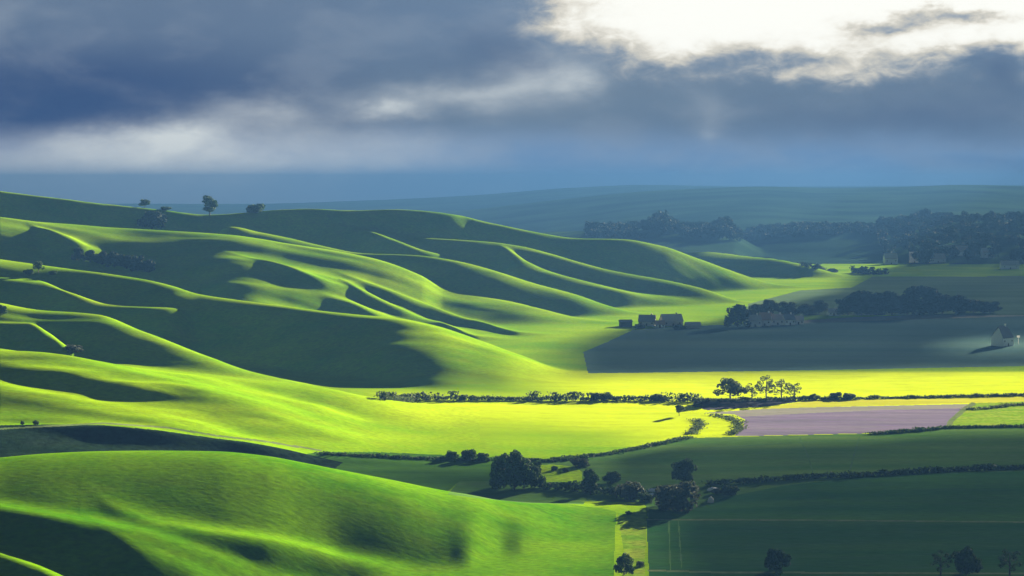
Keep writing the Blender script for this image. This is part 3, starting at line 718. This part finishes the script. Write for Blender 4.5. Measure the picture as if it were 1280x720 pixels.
# pale rocks by the big bush
def rock(px, base, wm, hm, label, seed):
    rnd = random.Random(seed); V, Fc = [], []
    n = 9
    for j in range(4):
        z = [-.1, .35, .75, 1][j] * hm; q = [1, .95, .7, .25][j]
        for k in range(n):
            a = 2 * math.pi * k / n; s = q * rnd.uniform(.8, 1.15)
            V.append((math.cos(a) * wm / 2 * s, math.sin(a) * wm / 2.6 * s, z * rnd.uniform(.9, 1.08)))
    for j in range(3):
        for k in range(n): Fc.append((j * n + k, j * n + (k + 1) % n, (j + 1) * n + (k + 1) % n, (j + 1) * n + k))
    Fc.append(tuple(range(3 * n, 4 * n)))
    o = mesh_obj('rock', V, Fc, MATS['white_stone']); o.location = at(px, base)
    return tag(o, label, 'rock')
rock(888.5, 628, 2.4, 2.2, 'bright white rock at the right foot of the biggest rounded bush', 3)
rock(891, 613, 4.5, 1.2, 'flat pale rock above the bright white rock', 4)
rock(816, 614, 6, 1.0, 'flat pale rock between the two large domed bushes', 5)
rock(815, 619, 4, .8, 'smaller flat pale rock below another between the domed bushes', 6)
#@@END

# ---------------------------------------------------------------- unseen clouds out of frame, shaped to shade the right-hand fields
def shade_cloud(name, outline, alt, thick, label, seed, sun_holes=()):
    """outline: ground points (X, Y) of the shade; the cloud floats up-sun of them"""
    pts = np.array(outline, float)
    x0, y0 = pts.min(0); x1, y1 = pts.max(0)
    n = 150
    gx, gy = np.meshgrid(np.linspace(x0 - 20, x1 + 20, n), np.linspace(y0 - 20, y1 + 20, n))
    m = inside([tuple(p) for p in outline], gx, gy)
    for (bx, by, ra, rb) in sun_holes: m &= ((gx - bx) / ra) ** 2 + ((gy - by) / rb) ** 2 > 1      # hole cut to let sun onto the cottage
    verts, faces = [], []
    top, bot = {}, {}
    rs = np.random.RandomState(seed)
    zt = vnoise(gx / 130, gy / 130, seed) * thick * .25 + vnoise(gx / 45, gy / 45, seed + 1) * thick * .1
    zb = vnoise(gx / 90, gy / 90, seed + 2) * thick * .12
    def vid(d, i, j, z):
        if (i, j) not in d:
            k = z / SUN_DIR.z          # sheared along the sunlight so the shade keeps its outline
            d[(i, j)] = len(verts); verts.append((gx[i, j] + SUN_DIR.x * k, gy[i, j] + SUN_DIR.y * k, z))
        return d[(i, j)]
    for i in range(n - 1):
        for j in range(n - 1):
            if not m[i, j]: continue
            c = [(i, j), (i, j + 1), (i + 1, j + 1), (i + 1, j)]
            t_ = [vid(top, a, b, alt + thick * .6 + zt[a, b]) for a, b in c]
            b_ = [vid(bot, a, b, alt - zb[a, b]) for a, b in c]
            faces.append(t_); faces.append(b_[::-1])
            for e, (di, dj) in enumerate([(-1, 0), (0, 1), (1, 0), (0, -1)]):
                ii, jj = i + di, j + dj
                if not (0 <= ii < n - 1 and 0 <= jj < n - 1) or not m[ii, jj]:
                    faces.append((t_[e], b_[e], b_[(e + 1) % 4], t_[(e + 1) % 4]))
    mm = MATS.get('cloud')
    if not mm:
        mm, nt, b = mat('cloud'); b.inputs['Base Color'].default_value = (.8, .8, .82, 1); b.inputs['Roughness'].default_value = 1  # material of the unseen clouds that place the shade
        tb = nt.nodes.new('ShaderNodeBsdfTransparent'); ms = nt.nodes.new('ShaderNodeMixShader'); nz = nt.nodes.new('ShaderNodeTexNoise')   # thin unseen cloud: some light comes through
        nz.inputs['Scale'].default_value = .012; nz.inputs['Detail'].default_value = 4; g_ = nt.nodes.new('ShaderNodeNewGeometry'); nt.links.new(g_.outputs['Position'], nz.inputs['Vector'])
        r_ = nt.nodes.new('ShaderNodeMapRange'); r_.inputs[1].default_value = .35; r_.inputs[2].default_value = .65; r_.inputs[3].default_value = .26; r_.inputs[4].default_value = .48; nt.links.new(nz.outputs[0], r_.inputs[0])
        nt.links.new(r_.outputs[0], ms.inputs[0]); nt.links.new(b.outputs[0], ms.inputs[1]); nt.links.new(tb.outputs[0], ms.inputs[2]); nt.links.new(ms.outputs[0], nt.nodes['Material Output'].inputs['Surface'])
    o = mesh_obj(name, verts, faces, mm, smooth=True)
    return tag(o, label, 'cloud', kind='stuff')

def gp(x, y):
    Y = H * F / (y - YH); return ((x - XC) * Y / F, Y)

shade_cloud('cloud', [gp(400,577), gp(480,579), gp(560,580), gp(690,578), gp(690,584), gp(686,594), gp(690,607), gp(706,608), gp(728,606), gp(731,590), gp(722,581), gp(700,575), gp(800,562), gp(860,552), gp(930,549), gp(1110,545), gp(1190,538), gp(1280,537), gp(2200,530), gp(2200,1100), gp(798,1100), gp(797,700), gp(799,655), gp(800,634), gp(760,628), gp(640,633), gp(560,626), gp(480,606), gp(400,590)], 480, 70, 'unseen grey cloud shaped to shade the near right-hand fields', 21)
shade_cloud('cloud', [gp(690,470), gp(800,469), gp(1000,465.5), gp(1280,460), gp(2200,440), gp(2200,320), gp(1280,326), gp(1120,331), gp(1060,345), gp(1030,368), gp(950,383), gp(915,394), gp(850,407), gp(775,407), gp(712,426), gp(680,442)], 760, 110, 'broad unseen grey cloud shaped to shade the grove and the slate-dark field', 31, [(355, 1338, 42, 60)])

# ---------------------------------------------------------------- haze
hz = mesh_obj('haze', [(x, y, z) for z in (-3, 145) for (x, y) in ((-15600, -900), (15600, -900), (15600, 9300), (-15600, 9300))],
              [(0, 3, 2, 1), (4, 5, 6, 7), (0, 1, 5, 4), (1, 2, 6, 5), (2, 3, 7, 6), (3, 0, 4, 7)])
m = bpy.data.materials.new('haze'); m.use_nodes = True
nt = m.node_tree; nt.nodes.clear()
out = nt.nodes.new('ShaderNodeOutputMaterial'); pv = nt.nodes.new('ShaderNodeVolumePrincipled')
pv.inputs['Color'].default_value = (.016, .043, .100, 1); pv.inputs['Density'].default_value = .0002; pv.inputs['Anisotropy'].default_value = .3
nt.links.new(pv.outputs[0], out.inputs['Volume'])
hz.data.materials.append(m)
tag(hz, 'thin blue haze lying over the whole valley', 'haze', kind='stuff')

# ---------------------------------------------------------------- sun
sl = bpy.data.lights.new('sun', 'SUN'); sl.energy = 5.0; sl.angle = math.radians(.4); sl.color = (1, .87, .62)
so = bpy.data.objects.new('sun', sl); COL.objects.link(so)
so.rotation_euler = SUN_DIR.to_track_quat('Z', 'Y').to_euler()
so.location = (600, 900, 900)

# ---------------------------------------------------------------- sky
world = bpy.data.worlds.new('World'); scene.world = world; world.use_nodes = True
nt = world.node_tree; nt.nodes.clear()
N = nt.nodes.new; L = nt.links.new
def math_(op, a, b=None, c=None, clamp=False):
    n = N('ShaderNodeMath'); n.operation = op; n.use_clamp = clamp
    for i, v in enumerate((a, b, c)):
        if v is None: continue
        if isinstance(v, (int, float)): n.inputs[i].default_value = v
        else: L(v, n.inputs[i])
    return n.outputs[0]
def mixc(f, a, b):
    n = N('ShaderNodeMix'); n.data_type = 'RGBA'; n.clamp_factor = True
    if isinstance(f, (int, float)): n.inputs[0].default_value = f
    else: L(f, n.inputs[0])
    for i, v in ((6, a), (7, b)):
        if isinstance(v, tuple): n.inputs[i].default_value = (*v, 1)
        else: L(v, n.inputs[i])
    return n.outputs[2]
def smooth(v, a, b, lo=0., hi=1.):
    n = N('ShaderNodeMapRange'); n.interpolation_type = 'SMOOTHERSTEP'
    L(v, n.inputs[0]); n.inputs[1].default_value = a; n.inputs[2].default_value = b; n.inputs[3].default_value = lo; n.inputs[4].default_value = hi
    return n.outputs[0]

EXPO = 3.2
tc = N('ShaderNodeTexCoord')
sep = N('ShaderNodeSeparateXYZ'); L(tc.outputs['Generated'], sep.inputs[0])
az = math_('ARCTAN2', sep.outputs[0], sep.outputs[1])           # bearing, radians, 0 = straight up the valley
el = math_('ARCSINE', sep.outputs[2])
azd = math_('MULTIPLY', az, 57.2958); eld = math_('MULTIPLY', el, 57.2958)
cmb = N('ShaderNodeCombineXYZ'); L(azd, cmb.inputs[0]); L(math_('MULTIPLY', eld, 2.0), cmb.inputs[1])
def noise(scale, detail=6, rough=.55, off=(0, 0, 0), dist=0):
    mp = N('ShaderNodeMapping'); mp.inputs['Location'].default_value = off; L(cmb.outputs[0], mp.inputs[0])
    n = N('ShaderNodeTexNoise'); n.inputs['Scale'].default_value = scale; n.inputs['Detail'].default_value = detail; n.inputs['Roughness'].default_value = rough; n.inputs['Distortion'].default_value = dist
    L(mp.outputs[0], n.inputs['Vector']); return n.outputs[0]
wA = math_('SUBTRACT', noise(.22, 5, .55, (3, 1, 0)), .5); wB = math_('SUBTRACT', noise(.22, 5, .55, (11, 7, 2)), .5)
wC = math_('SUBTRACT', noise(.8, 5, .6, (5, 2, 4)), .5)
A = math_('ADD', azd, math_('MULTIPLY', wA, 4.5))
Ev = math_('ADD', eld, math_('MULTIPLY', wB, 1.6)); Ev = math_('ADD', Ev, math_('MULTIPLY', wC, .55))
def pa(x): return math.degrees(math.atan((x - XC) / F))
def pe(y): return math.degrees(math.atan((YH - y) / F))
def blob(x, y, sx, sy, amp=1.0):
    a = math_('DIVIDE', math_('SUBTRACT', A, pa(x)), sx / F * 57.3)
    e = math_('DIVIDE', math_('SUBTRACT', Ev, pe(y)), sy / F * 57.3)
    r = math_('ADD', math_('MULTIPLY', a, a), math_('MULTIPLY', e, e))
    g = math_('POWER', 2.71828, math_('MULTIPLY', r, -1.0))
    return math_('MULTIPLY', g, amp)
def total(bl):
    s = bl[0]
    for b in bl[1:]: s = math_('ADD', s, b)
    return s
def C(r, g, b):
    f = lambda v: ((v / 255 + .055) / 1.055) ** 2.4 if v > 10 else v / 255 / 12.92
    return (f(r) / 2 ** EXPO, f(g) / 2 ** EXPO, f(b) / 2 ** EXPO)

# overcast body: dark blue high on the left, greyer to the right and lower down
A2 = math_('ADD', azd, math_('MULTIPLY', wA, 2.0)); E2 = math_('ADD', eld, math_('MULTIPLY', wB, .8))
base = mixc(smooth(A2, pa(0), pa(760)), C(50, 79, 125), C(108, 130, 153))
body = mixc(smooth(A2, pa(100), pa(1100)), C(100, 122, 150), C(114, 140, 168))
low = mixc(smooth(A2, pa(0), pa(900)), C(144, 159, 184), C(122, 151, 186))
col = mixc(smooth(E2, pe(10), pe(135)), body, base)
low = mixc(smooth(math_('ADD', E2, math_('MULTIPLY', wC, 1.6)), pe(222), pe(165)), mixc(smooth(A2, pa(100), pa(700)), C(158, 170, 188), C(104, 142, 184)), low)
col = mixc(smooth(E2, pe(205), pe(140)), low, col)
grey = noise(.35, 5, .5, (1, 9, 3), .2)
col = mixc(math_('MULTIPLY', smooth(grey, .4, .75), .22), col, C(160, 172, 186))
# darker rolls
dark = total([blob(600, 66, 60, 30, .75), blob(655, 82, 40, 22, .5), blob(1190, 150, 170, 40, .7), blob(420, 142, 36, 14, .5), blob(60, 120, 160, 30, .3), blob(980, 160, 260, 26, .35), blob(1255, 95, 36, 26, .8)])
col = mixc(math_('MULTIPLY', dark, .7), col, C(80, 104, 138))
# pale, broken band of lit cloud
band = total([blob(120, 182, 90, 20, .6), blob(232, 178, 50, 20, .85), blob(150, 205, 200, 26, .35), blob(330, 140, 80, 18, .4), blob(350, 165, 120, 20, .3), blob(485, 136, 40, 11, .75), blob(560, 116, 110, 18, .45), blob(660, 105, 60, 30, .4), blob(300, 200, 120, 26, .4), blob(480, 195, 120, 22, .3), blob(888, 150, 26, 26, .16), blob(884, 172, 26, 10, .14), blob(700, 95, 30, 24, .4), blob(0, 40, 22, 40, .1)])
bn = math_('ADD', band, math_('MULTIPLY', math_('MULTIPLY', math_('SUBTRACT', noise(.9, 6, .6, (7, 3, 1)), .5), 1.1), band))
col = mixc(math_('MULTIPLY', bn, .84, clamp=True), col, C(216, 222, 222))
# the opening with the sun behind it
gE = smooth(Ev, pe(148), pe(18)); gA = smooth(A, pa(570), pa(880))
gap = math_('MULTIPLY', gE, gA)
gap = math_('SUBTRACT', gap, total([blob(1115, 42, 60, 10, .62), blob(1195, 30, 55, 8, .55), blob(1250, 82, 60, 18, .5), blob(960, 78, 70, 14, .3), blob(740, 62, 70, 22, .3), blob(850, 84, 60, 12, .25)]))
gap = math_('ADD', gap, total([blob(700, 30, 70, 40, .3), blob(1030, 95, 70, 14, .3), blob(1180, 70, 50, 12, .25)]))
edge = math_('ADD', math_('MULTIPLY', math_('MULTIPLY', gap, math_('SUBTRACT', 1.0, gap)), 3.0), .05, clamp=True)
gn = math_('ADD', gap, math_('MULTIPLY', math_('MULTIPLY', math_('SUBTRACT', noise(1.1, 7, .6, (2, 2, 8), .4), .5), 1.1), edge))
col = mixc(smooth(gn, .04, .72), col, C(190, 192, 190))
gapc = mixc(smooth(gn, .45, 1.0), C(222, 215, 198), tuple(v * 1.04 for v in C(255, 255, 248)))
col = mixc(smooth(gn, .28, .85), col, gapc)
# clear sky for the rest of the dome
sky = N('ShaderNodeTexSky'); sky.sky_type = 'NISHITA'; sky.sun_disc = False; sky.sun_elevation = SUN_EL; sky.sun_rotation = SUN_AZ
skc = N('ShaderNodeVectorMath'); skc.operation = 'SCALE'; L(sky.outputs[0], skc.inputs[0]); skc.inputs['Scale'].default_value = .05
view = math_('MULTIPLY', smooth(math_('ABSOLUTE', azd), 45, 85, 1, 0), smooth(eld, 12, 30, 1, 0))
STR = .1
cl = N('ShaderNodeVectorMath'); cl.operation = 'SCALE'; L(col, cl.inputs[0]); cl.inputs['Scale'].default_value = 1 / STR
fin = mixc(view, skc.outputs[0], cl.outputs[0])
bg = N('ShaderNodeBackground'); bg.inputs['Strength'].default_value = STR; L(fin, bg.inputs['Color'])
wo = N('ShaderNodeOutputWorld'); L(bg.outputs[0], wo.inputs[0])

# ---------------------------------------------------------------- camera and render settings
cd = bpy.data.cameras.new('camera'); cam = bpy.data.objects.new('camera', cd); COL.objects.link(cam)
cam.location = (0, 0, H); cam.rotation_euler = (math.radians(90), 0, 0)
cd.sensor_width = 36; cd.lens = 36 * F / 1280; cd.shift_y = -(360 - YH) / 1280
cd.clip_start = 1; cd.clip_end = 40000
scene.camera = cam
vs = scene.view_settings
vs.view_transform = 'Standard'; vs.look = 'None'; vs.gamma = 1; vs.use_curve_mapping = False; vs.exposure = EXPO
scene.render.engine = 'CYCLES'
cy = scene.cycles
cy.use_denoising = True
cy.max_bounces = 4; cy.diffuse_bounces = 1; cy.glossy_bounces = 1; cy.transparent_max_bounces = 12; cy.volume_bounces = 0
cy.caustics_reflective = False; cy.caustics_refractive = False
